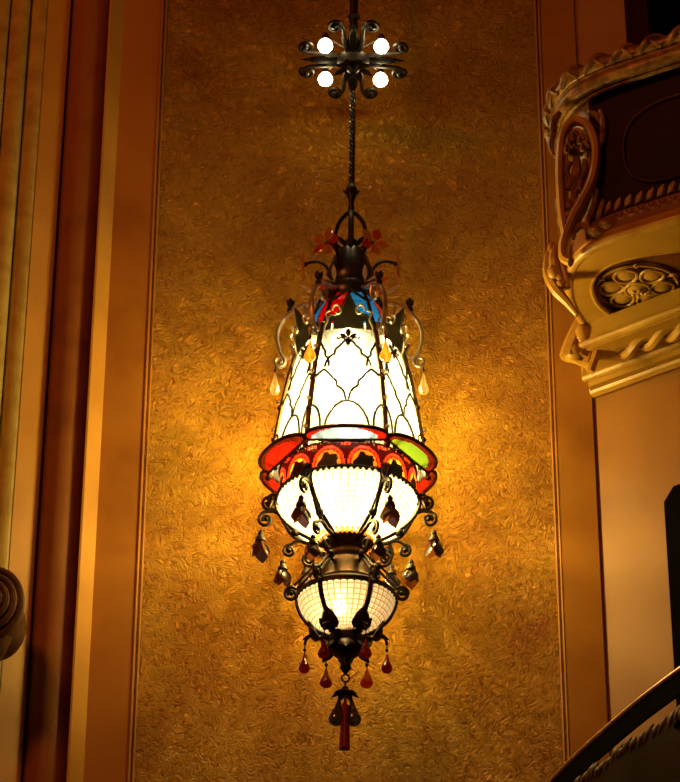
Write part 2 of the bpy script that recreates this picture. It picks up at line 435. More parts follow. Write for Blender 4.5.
# --- four-lamp rosette high on the stem
ros = inst('lamp_rosette', None, chand, loc=(0, 0, Z(60)), label='openwork scrolled ring of four bare bulbs')
ru = U(1, 60)
mb = MB()
mb.lathe([(ru*3, -ru*16), (ru*6, -ru*13), (ru*9, -ru*8), (ru*15, -ru*4), (ru*17, 0), (ru*12, ru*4), (ru*6, ru*9), (ru*4, ru*12)], 20)
for k in range(8):
    a = PI/8+k*PI/4
    mb.leaf((0, 0, -ru*7), (math.cos(a), math.sin(a), -0.15), (0, 0, -1), ru*21, ru*4.5, ru*1.5, curl=0.15)
inst('boss', mb.mesh('boss', M['rodm']), ros)
mb = MB()
for sg in (-1, 1):
    mb.leaf((0, 0, 0), (1, 0, 0), (0, 0, 1), ru*51, ru*5.2, ru*2.6, n=12)
mb.tube([(ru*14, 0, 0), (ru*45, 0, 0)], ru*1.8, 6)
mb.leaf((ru*12, ru*3, 0), (1, 0.35, 0), (0, 0, 1), ru*24, ru*3.4, ru*1.4)
mb.leaf((ru*12, -ru*3, 0), (1, -0.35, 0), (0, 0, 1), ru*24, ru*3.4, ru*1.4)
arm_me = mb.mesh('leaf_arm', M['rodm'])
for k in range(4): inst('leaf_arm', arm_me, ros, rot=(0, 0, k*PI/2), scale=(1.15 if k % 2 else 1.0, 1, 1))
def rosette_scroll(sg):
    pts = [(12, 6), (22, 8), (34, 9), (44, 10), (51, 14)]
    pts = cm2(pts, 4)[:-1] + spiral((45.5, 17.5), 7.8, 2.2, math.radians(-32), 1.25, 18)
    return [(ru*a, sg*ru*b, 0) for a, b in pts]
ros_scale = Matrix.Diagonal((1, 1.18, 1))
for sg in (-1, 1):
    mb = MB(); pts = rosette_scroll(sg)
    n = len(pts); mb.tube(pts, [ru*(2.0-0.5*i/n) for i in range(n)], 6, w=[ru*(2.2-0.5*i/n) for i in range(n)])
    mb.ball(pts[-1], ru*3.4, 8, 5)
    for k in range(4):
        mk = MB(); mk.f = mb.f; mk.mi = mb.mi; rz = Matrix.Rotation(k*PI/2, 3, 'Z')
        mk.v = [tuple(ros_scale @ (rz @ Vector(v))) for v in mb.v]; inst('scroll', mk.mesh('scroll', M['rodm']), ros)
mb = MB(); mb.lathe([(ru*2, ru*7), (ru*3.6, ru*4), (ru*4, ru*1), (ru*4.4, -ru*1)], 12); mb.tube([(0, 0, ru*3), (-ru*24, 0, ru*4)], ru*1.3, 6)
sock = mb.mesh('socket', M['bronze'])
mb = MB(); mb.lathe([(ru*3, ru*0), (ru*5, -ru*2), (ru*7.2, -ru*6), (ru*7.4, -ru*9), (ru*5.6, -ru*12.5), (ru*2.4, -ru*14.5), (ru*0.3, -ru*15)], 14)
bulb = mb.mesh('bulb', M['bulb'])
def lamp(name, parent, loc, energy, r, col):
    ld = bpy.data.lights.new(name, 'POINT'); ld.energy = energy; ld.color = col; ld.shadow_soft_size = r
    o = bpy.data.objects.new(name, ld); COL.objects.link(o); o.parent = parent; o.location = loc; return o
WARM = (1.0, 0.74, 0.20)
for k in range(4):
    a = PI/4+k*PI/2
    R_ = ru*39
    p = (R_*math.cos(a), R_*math.sin(a), ru*4)
    inst('socket', sock, ros, loc=p, rot=(0, 0, a)); b = inst('bulb', bulb, ros, loc=(p[0], p[1], p[2]))
    lamp('bulb_light', ros, (p[0], p[1], p[2]-ru*10), L_ROS, 0.02, WARM)

# --- bail, crown dome
mb = MB()
path = catmull([Q(0, 211), Q(6, 215), Q(12.5, 224), Q(15.5, 236), Q(14.5, 248), Q(11, 256)], 5)
mb.tube(path, U(2.2), 6, w=U(2.6)); bail = mb.mesh('bail_arm', M['rodm'])
radial('bail_arm', bail, [math.radians(a) for a in (0, 90, 180, 270)])
mb = MB(); mb.tube([Q(0, 212), Q(0, 245)], U(1.3), 8); inst('centre_rod', mb.mesh('centre_rod', M['rodm']), chand)
mb = MB()
mb.lathe(lprof([(1, 236), (4, 239), (8, 243), (7, 248), (13, 252), (17, 258), (20, 266), (24, 274), (26, 284), (24, 289), (27, 293), (29, 300), (27, 305), (20, 307)]), 28)
for k in range(8):
    a = 2*PI*k/8; d = Vector((math.cos(a), math.sin(a), 0.9))
    mb.leaf(Vector((math.cos(a)*U(7), math.sin(a)*U(7), Z(250))), d, (math.cos(a), math.sin(a), 0), U(13), U(3.2), U(1.2), curl=0.25)
inst('crown_dome', mb.mesh('crown_dome', M['dome']), chand)

# --- upper tier: six thin arms with glass flowers
mb = MB()
pa = catmull(rp([(20, 277), (24, 267), (31, 262), (39, 262), (45, 264)]), 5)
mb.tube(pa, U(1.7), 6); mb.ball(pa[-1], U(2.6), 8, 6)
fa_me = mb.mesh('flower_arm', M['rodm'])
fc = Q(46.5, 264)
def petal_mesh(mat, L=17, W=5.4):
    mb = MB(); mb.leaf((0, 0, 0), (0, 0, 1), (0, -1, 0), U(L), U(W), U(0.9), curl=0.12, shape=0.6); return mb.mesh('glass_petal', mat)
pet = {'amber': petal_mesh(M['amber']), 'red': petal_mesh(M['orangedrop'])}
mb = MB(); mb.ball((0, 0, 0), U(2.6), 8, 6); fbead = mb.mesh('flower_bead', M['crystal'])
for i, a in enumerate(K6):
    inst('flower_arm', fa_me, chand, rot=(0, 0, a+TWIST))
    f = inst('glass_flower', None, chand, loc=(math.sin(a+TWIST)*-fc.y, math.cos(a+TWIST)*fc.y, fc.z), rot=(0, 0, a+TWIST))
    for k in range(5):
        inst('glass_petal', pet['red' if (k+i) % 3 == 0 else 'amber'], f, rot=(0, k*2*PI/5+0.35+i*0.5, 0))
    inst('flower_bead', fbead, f, loc=(0, -U(2.5), 0))

# --- six silver loops that spring from the crown, with leaf buds and drops
mb = MB()
lp = cm2([(27, 300), (34, 303), (46, 305), (58, 311), (68, 322), (72.5, 336), (70, 350), (66.5, 357)], 5)
sp = spiral((70, 362), 6.2, 2.0, math.radians(225), -1.3, 16)
pts = rp(lp[:-1] + sp); n = len(pts)
mb.tube(pts, [U(2.3-0.7*i/n) for i in range(n)], 7, w=[U(3.6-1.6*i/n) for i in range(n)], side=(1, 0, 0))
lp2 = cm2([(46, 305), (44, 313), (47, 321), (53, 322), (55, 317), (51.5, 314)], 5)
mb.tube(rp(lp2), U(1.5), 6, w=U(2.2), side=(1, 0, 0))
lp3 = cm2([(60, 360-15), (57, 351), (59, 357), (64, 358)], 4)
mb.tube(rp(lp3), U(1.2), 6)
loop_me = mb.mesh('crown_loop', M['silver']); radial('crown_loop', loop_me, K6)
mb = MB()
for k in range(4):
    a = k*PI/2
    mb.leaf(Q(60, 309), (math.sin(a)*0.45, -math.cos(a)*0.45+0.05, 0.9), (math.sin(a), -math.cos(a), 0.05), U(13), U(3), U(1.5), curl=-0.15)
mb.ball(Q(60, 310), U(3.4), 8, 6); bud_me = mb.mesh('leaf_bud', M['crest']); radial('leaf_bud', bud_me, K6)
# small glass leaves between dome and loops, their bright flash painted as pale colour
mb = MB()
mb.leaf(Q(30, 296), (0.55, -1, 0.15), (0, 0, 1), U(24), U(2.6), U(1), curl=0.15)
mb.leaf(Q(30, 296), (-0.55, -1, 0.15), (0, 0, 1), U(24), U(2.6), U(1), curl=0.15)
lf_me = mb.mesh('glass_leaf', M['pale']); radial('glass_leaf', lf_me, K6)
# teardrops under the loop curls
def drop_mesh(mat, L=26, r=6.5, nm='teardrop', cap=True):
    mb = MB()
    prof = [(0.4, 0), (0.9, -3), (0.16*r+0.6, -0.2*L), (0.45*r, -0.42*L), (0.85*r, -0.64*L), (r, -0.8*L), (0.8*r, -0.92*L), (0.35*r, -0.99*L), (0.05, -L)]
    mb.lathe([(U(a), U(b)) for a, b in prof], 12, sy=0.85)
    return mb.mesh(nm, mat)
mb = MB(); mb.tube([(0, 0, U(1)), (0, 0, -U(6))], U(0.7), 6); mb.ball((0, 0, -U(3)), U(1.8), 8, 5); hook_me = mb.mesh('hook', M['iron'])
dm = {'crystal': drop_mesh(M['crystal']), 'amber': drop_mesh(M['amber'])}
def hang(name, me, R, y, a, hook=True, label=None, parent=chand, tw=TWIST):
    q = Q(R, y); an = a+tw
    o = inst(name, me, parent, loc=(math.sin(an)*-q.y, math.cos(an)*q.y, q.z), rot=(0, 0, an), label=label)
    if hook:
        h = inst('hook', hook_me, o, loc=(0, 0, U(5)))
    return o
for i, a in enumerate(K6):
    hang('glass_drop', dm['amber' if i in (0, 5) else 'crystal'], 74, 372, a)

# --- stained glass roof of the lantern
def hexring(R, y, tw=TWIST):
    u = u_(y); return [Vector((R*u*math.sin(a+tw), -R*u*math.cos(a+tw), Z(y))) for a in K6]
rt_, rm_, rb_ = hexring(26, 303), hexring(37, 318), hexring(49, 346)
cols = ['deepblue', 'green', 'red', 'deepblue', 'red', 'yellow']
for i in range(6):
    j = (i+1) % 6
    mb = MB()
    nrm = Vector((rb_[i]+rb_[j])); nrm.z = 0.3; nrm.normalize()
    mid_t, mid_m, mid_b = (rt_[i]+rt_[j])/2, (rm_[i]+rm_[j])/2, (rb_[i]+rb_[j])/2
    for q, (a1, a2, a3, b1, b2, b3) in enumerate([(rt_[i], rm_[i], rb_[i], mid_t, mid_m, mid_b), (mid_t, mid_m, mid_b, rt_[j], rm_[j], rb_[j])]):
        mb = MB(); mb.slab([a1, a2, b2, b1], nrm, 0.004); mb.slab([a2, a3, b3, b2], nrm, 0.004)
        c = ((('deepblue', 'yellow'), ('green', 'red'), ('deepblue', 'red'), ('yellow', 'deepblue'), ('deepblue', 'red'), ('red', 'deepblue'))[i])[q]
        inst('roof_pane', mb.mesh('roof_pane', M[c], False), chand, label={'deepblue': 'blue', 'yellow': 'amber'}.get(c, c)+' glass roof pane')
mb = MB()
for i in range(6):
    mb.tube([rt_[i], rm_[i], rb_[i]], U(2.0), 6)
    mb.tube([rm_[i], (rm_[i]+rm_[(i+1) % 6])/2*1.03, rm_[(i+1) % 6]], U(1.5), 6)
    mb.tube([(rt_[i]+rt_[(i+1) % 6])/2, (rb_[i]+rb_[(i+1) % 6])/2], U(1.2), 6)
inst('roof_frame', mb.mesh('roof_frame', M['crest']), chand)

# --- lantern panels with tracery
PROF = [(478, 77.5), (450, 74), (420, 68.5), (395, 63.5), (370, 57.5), (350, 51), (343, 48)]
def prof_R(y):
    for (y0, r0), (y1, r1) in zip(PROF, PROF[1:]):
        if y1 <= y <= y0: return r0+(r1-r0)*(y0-y)/(y0-y1)
    return PROF[-1][1]
YB, YT = 476.0, 346.0
def pan(u, v, off=0.0):
    """a point on the front panel; u -1..1 across, v 0..1 from bottom to top"""
    y = YB+(YT-YB)*v; R = prof_R(y); ap = R*math.cos(PI/6)+off+1.5*(1-u*u); hw = R*0.5
    q = Q(ap, y); return Vector((u*hw*u_(y), q.y, q.z))
NU, NV = 6, 14
def arch_top(u): return 1.0 - 0.13*abs(u)**2.2
mb = MB(); vs = []; fs = []
for off in (0, -0.8):
    for i in range(NV+1):
        for k in range(NU+1):
            u = (-1+2*k/NU)*0.97; vs.append(pan(u, i/NV*1.0, off))
n1 = (NU+1)*(NV+1)
for i in range(NV):
    for k in range(NU):
        a = i*(NU+1)+k; fs.append((a, a+1, a+NU+2, a+NU+1))
mb.add(vs[:n1], fs)
panel_me = mb.mesh('glass_panel', M['cream'])
radial('glass_panel', panel_me, F6)
def ogee(c, hw, v0, v1, lobes=True, n=10):
    """pointed ogee arch, polyline in panel coordinates"""
    right = [(1.0, 0.0), (0.93, 0.22), (0.80, 0.36), (0.62, 0.45), (0.58, 0.60), (0.40, 0.72), (0.24, 0.86), (0.0, 1.0)]
    r = [(c+hw*a, v0+(v1-v0)*b) for a, b in right]; l = [(c-hw*a, v0+(v1-v0)*b) for a, b in right[::-1][1:]]
    return r, [(c, v1)]+l
def rarch(c, hw, v0, v1):
    return [(c+hw*math.cos(t*PI/12), v0+(v1-v0)*math.sin(t*PI/12)**0.8) for t in range(13)]
mb = MB()
def trace(p2, r=1.3):
    clip = [p for p in p2 if -1.001 <= p[0] <= 1.001 and 0 <= p[1] <= 1]
    if len(clip) < 2: return
    mb.tube([pan(a, b, 0.8) for a, b in clip], U(r), 5)
def smooth2(p): return [(q.x, q.y) for q in catmull([Vector((a, b, 0)) for a, b in p], 4)]
trace(rarch(0, 0.62, 0.0, 0.34)); trace(rarch(1.0, 0.30, 0.12, 0.31)); trace(rarch(-1.0, 0.30, 0.12, 0.31))
mb.tube([pan(0.70, 0.0, 0.8), pan(0.70, 0.12, 0.8)], U(0.85), 5); mb.tube([pan(-0.70, 0.0, 0.8), pan(-0.70, 0.12, 0.8)], U(0.85), 5)
for c in (-0.72, 0.72):
    for h in ogee(c, 0.68, 0.35, 0.60): trace(smooth2(h))
for h in ogee(0.0, 0.72, 0.62, 0.86): trace(smooth2(h))
for c in (-1.0, 1.0):
    for h in ogee(c, 0.42, 0.62, 0.84): trace(smooth2(h))
# fleuron under the arch head
for sx in (-1, 1):
    trace([(0, 0.80), (sx*0.10, 0.85), (sx*0.25, 0.87), (sx*0.36, 0.855), (sx*0.40, 0.87)], 1.2)
    mb.leaf(pan(0, 0.86, 1), (sx*0.8, 0, 0.5), (0, -1, 0), U(10), U(2.2), U(0.7))
mb.leaf(pan(0, 0.86, 1), (0, 0, 1), (0, -1, 0), U(12), U(2.6), U(0.7))
mb.leaf(pan(0, 0.88, 1), (0, 0, -1), (0, -1, 0), U(15), U(1.6), U(0.7))
tr_me = mb.mesh('tracery', M['crest']); radial('tracery', tr_me, F6)
# corner posts and their beads
mb = MB()
cp = [Q(prof_R(y)+1.2, y) for y in (478, 450, 425, 400, 380, 360, 346)]
mb.tube(cp, U(2.6), 7, w=U(2.9), side=(1, 0, 0))
for y in (478, 440, 408): mb.ball(Q(prof_R(y)+2.5, y), U(3.2), 8, 5)
post_me = mb.mesh('corner_post', M['bronze'])
mb = MB(); mb.ball((0, 0, 0), U(2.4), 10, 7); pb_me = mb.mesh('glass_bead', M['crystal'])
for a in K6:
    p = inst('corner_post', post_me, chand, rot=(0, 0, a+TWIST))
    for y in (460, 430, 402, 374): inst('glass_bead', pb_me, p, loc=Q(prof_R(y)+5.6, y))

# --- openwork crest above each panel
mb = MB()
def crest_pt(u, v):      # v 0 at panel head .. 1 at spire tip, flaring outwards
    y = 352.5 - 26*v; ap = 46.0+15*v; q = Q(ap, y); return Vector((u*U(26.5), q.y, q.z))
# solid field with arched bottom, built as columns
nn = 24
def top_v(u):
    a = abs(u); return 0.36 - 0.16*a + 0.70*math.exp(-(a/0.30)**1.25) + 0.12*math.exp(-((a-0.66)/0.12)**2)
def bot_v(u):
    a = abs(u); return 0.03 - 1.25*a**2.2
vs = []; fs = []
rows = 5
for off in (0.0, 0.012):
    for k in range(nn+1):
        u = -1+2*k/nn
        for r_ in range(rows+1):
            v = bot_v(u) + (top_v(u)-bot_v(u))*r_/rows
            p = crest_pt(u*(1-0.10*max(v, 0)), v); p.y += off; vs.append(p)
S = rows+1; T = S*(nn+1)
for k in range(nn):
    for r_ in range(rows):
        if r_ in (2, 3) and k in (4, 19): continue
        a = k*S+r_
        fs.append((a, a+S, a+S+1, a+1)); fs.append((T+a, T+a+1, T+a+S+1, T+a+S))
    a = k*S; fs.append((a, T+a, T+a+S, a+S)); a = k*S+rows; fs.append((a, a+S, T+a+S, T+a))
for k in (0, nn):
    for r_ in range(rows):
        a = k*S+r_; fs.append((a, a+1, T+a+1, T+a))
mb.add(vs, fs)
mb.tube([crest_pt(u/12, top_v(u/12)) for u in range(-12, 13)], U(1.1), 5)
crest_me = mb.mesh('crest', M['crest'])
curls = []
for sx in (-1, 1):      # light curls riding on the crest
    mb = MB()
    pts = [(sx*(0.42+0.2*math.cos(t*0.5)*(1-t/16)), 0.50+0.20*math.sin(t*0.5)*(1-t/16)) for t in range(12)]
    mb.tube([crest_pt(a, b)+Vector((0, -U(2), 0)) for a, b in pts], U(1.3), 6)
    pts = [(sx*0.95, -0.35), (sx*0.92, 0.0), (sx*0.80, 0.22), (sx*0.86, 0.42), (sx*0.70, 0.5)]
    mb.tube([crest_pt(a, b)+Vector((0, -U(2), 0)) for a, b in smooth2(pts)], U(1.1), 6)
    curls.append(mb.mesh('crest_scroll', M['silver']))
for a in F6:
    c = inst('crest', crest_me, chand, rot=(0, 0, a+TWIST)); [inst('crest_scroll', q_, c) for q_ in curls]

# --- flaring lobes of coloured glass below the panels
LY = 473
def lobe_pt(t, k):       # t 0..1 across, k 0..1 outwards
    x = (-1+2*t); R0 = 69; R1 = 69 + 21*math.sqrt(max(0, 1-abs(x)**2.3))
    half = 39*1.06
    q = Q(R0+(R1-R0)*k, LY-3.5*k); return Vector((x*U(half), q.y, q.z))
n1, n2 = 44, 14
def lobe_mesh(main, edge, e0):
    mb = MB(); mb.v = [tuple(lobe_pt(i/n1, k/n2)) for i in range(n1+1) for k in range(n2+1)]
    for i in range(n1):
        for k in range(n2):
            a = i*(n2+1)+k; mb.f.append((a, a+1, a+n2+2, a+n2+1))
            x = -1+2*(i+0.5)/n1; mb.mi.append(1 if ((x+0.05)/0.78)**2+(((k+0.5)/n2-0.25)/(e0-0.2))**2 > 1 else 0)
    return mb.mesh('glass_lobe', [M[main], M[edge]])
mb2 = MB()
mb2.tube([lobe_pt(i/24, 1.0) for i in range(25)], U(2.2), 7, w=U(1.6))
mb2.tube([lobe_pt(i/24, 0.0) for i in range(25)], U(1.4), 6)
lobe_frame = mb2.mesh('lobe_rim', M['lobe_rim'])
for mt_, ed, e0, idx in (('blue', 'red', 0.82, [0]), ('green', 'rust', 0.7, [1]), ('red', 'rust', 0.75, [2, 4, 5]), ('yellow', 'red', 0.7, [3])):
    me = lobe_mesh(mt_, ed, e0)
    for i in idx:
        o = inst('glass_lobe', me, chand, rot=(0, 0, F6[i]+TWIST), label={'blue': 'pale blue', 'green': 'green', 'red': 'red', 'yellow': 'amber'}[mt_]+' glass lobe')
        inst('lobe_rim', lobe_frame, o)

# --- painted band: twelve red and orange arches around the bowl's head
BT, BB = 473.5, 499.0
def band_pt(a, v, off=0.0):
    y = BB+(BT-BB)*v; R = 69.5-1.5*v+off; u = u_(y); return Vector((R*u*math.sin(a), -R*u*math.cos(a), Z(y)))
NA, NB = 336, 18
BM = [M['dred'], M['orange'], M['red'], M['crest'], M['yellow']]
def zone(i, v):
    per = 2*PI/12; a = ((i+0.5)/NA*2*PI) % per - per/2; x = a/(per/2)/0.74
    y = (v-0.16)/0.56; r = math.hypot(x, y); th = math.atan2(y, x)
    if v < 0.13: return 3
    if v > 0.93: return 3 if (i % 7) else 4
    cusp = 0.76+0.10*math.cos(5*th+PI)
    if r < cusp: return 3
    hot = 4 if (int((i+0.5)/NA*12) in (1, 2, 10) and r < 0.84) else 1
    if r < 0.94: return hot
    if r < 1.05: return 3
    if r < 1.22: return 2
    if v > 0.84 and abs(x) > 1.0 and (i % 3): return 2
    return 0
mb = MB(); vs = []; fs = []
for i in range(NA):
    for k in range(NB+1): vs.append(band_pt(2*PI*i/NA, k/NB))
for i in range(NA):
    for k in range(NB):
        a = i*(NB+1)+k; b = ((i+1) % NA)*(NB+1)+k; fs.append((a, b, b+1, a+1)); mb.mi.append(zone(i, (k+0.5)/NB))
mb.v = [tuple(p) for p in vs]; mb.f = fs
inst('painted_band', mb.mesh('painted_band', BM), chand, rot=(0, 0, TWIST), label='red and orange painted glass band with dark arches')
mb = MB()
mb.tube([band_pt(2*PI*i/96, 0.0, 0.8) for i in range(96)], U(1.7), 6, closed=True)
mb.tube([band_pt(2*PI*i/96, 1.0, 0.5) for i in range(96)], U(1.2), 6, closed=True)
for i in range(72): mb.ball(band_pt(2*PI*i/72, -0.07, 0.5), U(1.9), 6, 4)
inst('band_edge', mb.mesh('band_edge', M['crest']), chand)

# --- beaded bowls
def bead_bowl(prof, ncol, nrow, mat, wire, amp, seam=0.16, name='beaded_bowl'):
    # resample the profile evenly
    pp = catmull([Vector((a, b, 0)) for a, b in prof], 12)
    cum = [0]
    for a, b in zip(pp, pp[1:]): cum.append(cum[-1]+(b-a).length)
    def at(s):
        s *= cum[-1]
        for i in range(len(pp)-1):
            if cum[i+1] >= s: return pp[i].lerp(pp[i+1], (s-cum[i])/max(1e-9, cum[i+1]-cum[i]))
        return pp[-1]
    loc = [0, seam, 0.36, 0.58, 0.80]; hh = [0, 0, 0.85, 1.0, 0.85]
    vs = []; fs = []; mi = []
    A_ = [((c+l)/ncol, h, q == 0) for c in range(ncol) for q, (l, h) in enumerate(zip(loc, hh))]
    R_ = [((c+l)/nrow, h, q == 0) for c in range(nrow) for q, (l, h) in enumerate(zip(loc, hh))] + [(1.0, 0, True)]
    na = len(A_)
    for s, h1, _ in R_:
        p = at(s); p2 = at(min(1, s+0.01)); p1 = at(max(0, s-0.01)); t = (p2-p1)
        nr = Vector((abs(t.y), abs(t.x)*0.9, 0)).normalized()
        for th, h2, _ in A_:
            R = p.x + nr.x*amp*h1*h2; y = p.y + nr.y*amp*h1*h2; a = th*2*PI; u = u_(p.y)
            vs.append((R*u*math.sin(a), -R*u*math.cos(a), Z(y)))
    for i in range(len(R_)-1):
        for k in range(na):
            k2 = (k+1) % na; fs.append((i*na+k, i*na+k2, (i+1)*na+k2, (i+1)*na+k)); mi.append(1 if (R_[i][2] or A_[k][2]) else 0)
    mb = MB(); mb.v = vs; mb.f = fs; mb.mi = mi
    return mb.mesh(name, [mat, wire])
M['wire_glass'] = glass('shaded_glass_joint', (0.10, 0.06, 0.03), 0.15, gloss=0.02)
big = bead_bowl([(69, 500), (68, 507), (62, 517), (52, 526), (39, 533), (24, 538)], 54, 12, M['bead'], M['wire_glass'], 1.2, 0.10)
inst('upper_beaded_bowl', big, chand, label='large clear beaded glass bowl')
low = bead_bowl([(48, 598), (47.5, 604), (43, 614), (36, 622), (26, 629), (13, 633)], 44, 11, M['bead_low'], M['wire_glass'], 1.1, 0.20)
inst('lower_beaded_bowl', low, chand, label='small beaded glass bowl')
# ribs on the big bowl
mb = MB()
rb = rp(cm2([(71, 497), (71.5, 507), (65, 519), (54, 529), (40, 537), (25, 544), (19, 549)], 4))
mb.tube(rb, U(2.0), 6, w=U(2.8), side=(1, 0, 0))
mb.tube(rp(spiral((75, 500), 6.5, 2.0, math.radians(140), 1.2, 14)), U(1.8), 6, w=U(2.4), side=(1, 0, 0))
mb.leaf(Q(73, 494), (0, -0.2, -1), (0, -1, 0), U(20), U(4.2), U(2.0), curl=0.1)
mb.ball(Q(52, 533), U(4.6), 8, 6)
radial('bowl_rib', mb.mesh('bowl_rib', M['iron']), K6)
# rows of orange beads round the foot of the bowl
mb = MB()
for R, y in ((31, 541), (27, 543)):
    for k in range(36):
        a = 2*PI*k/36; u = u_(y); mb.ball((R*u*math.sin(a), -R*u*math.cos(a), Z(y)), U(1.9), 6, 4)
inst('bead_collar', mb.mesh('bead_collar', M['amber']), chand, label='orange glass bead collar')

# --- side scroll arms under the bowl with flower pendants
mb = MB()
p1 = cm2([(20, 546), (30, 545), (43, 542), (55, 535), (63, 523), (69, 513), (76, 509)], 5)[:-1] + spiral((79, 502.5), 7.0, 2.4, math.radians(105), -1.3, 16)
pts = rp(p1); n = len(pts)
mb.tube(pts, [U(2.2-0.7*i/n) for i in range(n)], 7)
p2 = cm2([(68, 514), (74, 511.5), (80, 511.5)], 4)[:-1] + spiral((82, 519.5), 7.6, 2.4, math.radians(-80), 1.3, 16)
mb.tube(rp(p2), U(1.7), 7); mb.ball(Q(81, 519), U(2.6), 8, 5); mb.ball(Q(79, 503), U(2.6), 8, 5)
p3 = cm2([(46, 541), (52, 541.5), (57, 545)], 4)[:-1] + spiral((59-6.5+5, 551), 6.2, 2.2, math.radians(-70), 1.2, 14)
mb.tube(rp(p3), U(1.7), 7); mb.ball(Q(58, 550.5), U(2.8), 8, 5)
radial('scroll_arm', mb.mesh('scroll_arm', M['iron']), K6)
# flower pendants: small cap and hanging glass petals
mb = MB(); mb.tube([(0, 0, U(5)), (0, 0, 0)], U(0.7), 5); mb.ball((0, 0, 0), U(3.2), 8, 6, sc=(1, 1, 1.3)); mb.lathe([(U(2), 0), (U(5), -U(5)), (U(5.5), -U(8)), (U(3), -U(8))], 10)
cap_me = mb.mesh('pendant_cap', M['iron'])
def hp(mat, L=26, W=8.2):
    mb = MB(); mb.leaf((0, 0, -U(3)), (0, -0.36, -1), (0, -1, 0), U(L), U(W), U(1.6), curl=0.02, shape=0.58); return mb.mesh('glass_petal', mat)
hpm = [hp(M['petal']), hp(M['petal_violet']), hp(M['petal'], 22, 7.2)]
pc = 0
def flower_pendant(R, y, a, s=1.0):
    global pc
    q = Q(R, y); an = a+TWIST
    f = inst('flower_pendant', cap_me, chand, loc=(math.sin(an)*-q.y, math.cos(an)*q.y, q.z), rot=(0, 0, an+pc*0.9), scale=(s, s, s))
    for k in range(4): inst('glass_petal', hpm[(k+pc) % 3], f, rot=(0, 0, k*PI/2+0.4))
    pc += 1
for a in K6:
    flower_pendant(86.5, 534, a, 1.0); flower_pendant(64, 563, a, 0.9)

# --- neck between the bowls
mb = MB()
mb.lathe(lprof([(24, 538), (27, 543), (22, 548), (17, 552), (21, 556), (24.5, 560), (23, 564), (26, 570), (27, 578), (31, 584), (30, 588)]), 28)
inst('neck', mb.mesh('neck', M['bronze']), chand)
mb = MB()
mb.lathe(lprof([(30, 585), (44, 593), (49.5, 596), (50, 600), (48, 601)]), 40)
inst('bowl_rim', mb.mesh('bowl_rim', M['iron']), chand)
mb = MB()   # diagonal stays with curls at both ends
mb.tube(rp([(27, 566), (38, 577), (50, 589)]), U(1.3), 6); mb.tube(rp([(32, 565), (43, 576), (54, 587)]), U(1.1), 6)
mb.tube(rp(cm2([(50, 589), (55, 586)], 2)[:-1] + spiral((55, 594), 7.2, 2.4, math.radians(-90), 1.3, 16)), U(1.9), 7); mb.ball(Q(55, 593.5), U(2.6), 8, 5)
mb.tube(rp(cm2([(24, 572), (30, 568), (36, 566)], 3)[:-1] + spiral((38, 559), 7.0, 2.4, math.radians(100), -1.3, 16)), U(1.6), 7)
mb.ball(Q(31, 566), U(4.4), 8, 6)
radial('stay', mb.mesh('stay', M['iron']), [math.radians(a) for a in (30, 90, 150, 210, 270, 330)])
# ribs of the low bowl
mb = MB()
mb.tube(rp(cm2([(49.5, 596), (49.5, 605), (45, 616), (37.5, 625), (27, 632), (15, 637)], 4)), U(1.7), 6, w=U(2.7), side=(1, 0, 0))
mb.leaf(Q(24, 640), (0, -1, 0.7), (0, -0.4, -1), U(21), U(8), U(2.6), curl=-0.5)
mb.leaf(Q(26, 640), (0.7, -1, 0.4), (0, -0.4, -1), U(16), U(5.6), U(2.4), curl=-0.4)
mb.leaf(Q(26, 640), (-0.7, -1, 0.4), (0, -0.4, -1), U(16), U(5.6), U(2.4), curl=-0.4)
radial('low_rib', mb.mesh('low_rib', M['iron']), K6)
# foliate bottom finial
mb = MB()
mb.lathe(lprof([(14, 633), (18, 637), (18, 645), (16, 652), (12, 655), (6, 657), (5, 664), (6, 668), (3, 672), (1, 674)]), 20)
for k in range(6):
    a = 2*PI*k/6; d = Vector((math.sin(a), -math.cos(a), 0))
    mb.leaf(Vector((0, 0, Z(640)))+d*U(13), d*0.35+Vector((0, 0, -1)), d, U(19), U(8), U(2.4), curl=0.35)
    e = Vector((math.sin(a+PI/6), -math.cos(a+PI/6), 0)); mb.leaf(Vector((0, 0, Z(637)))+e*U(14), e+Vector((0, 0, -0.5)), (0, 0, 1), U(15), U(6), U(2.4), curl=0.35)
inst('foliate_finial', mb.mesh('foliate_finial', M['iron']), chand)
mb = MB()
mb.tube(rp(cm2([(16, 640), (24, 634), (32, 634), (39, 639), (41, 645)], 5)), U(1.6), 6)
mb.leaf(Q(30, 634), (0, -1, -0.2), (0, 0, 1), U(13), U(3.4), U(1.5), curl=-0.3)
radial('drop_arm', mb.mesh('drop_arm', M['iron']), K6)
rd, od = drop_mesh(M['reddrop'], 22, 6.4), drop_mesh(M['orangedrop'], 22, 6.8)
for i, a in enumerate(K6): hang('red_drop', od if i == 2 else rd, 41, 652, a, label='orange glass drop' if i == 2 else 'dark red glass drop')
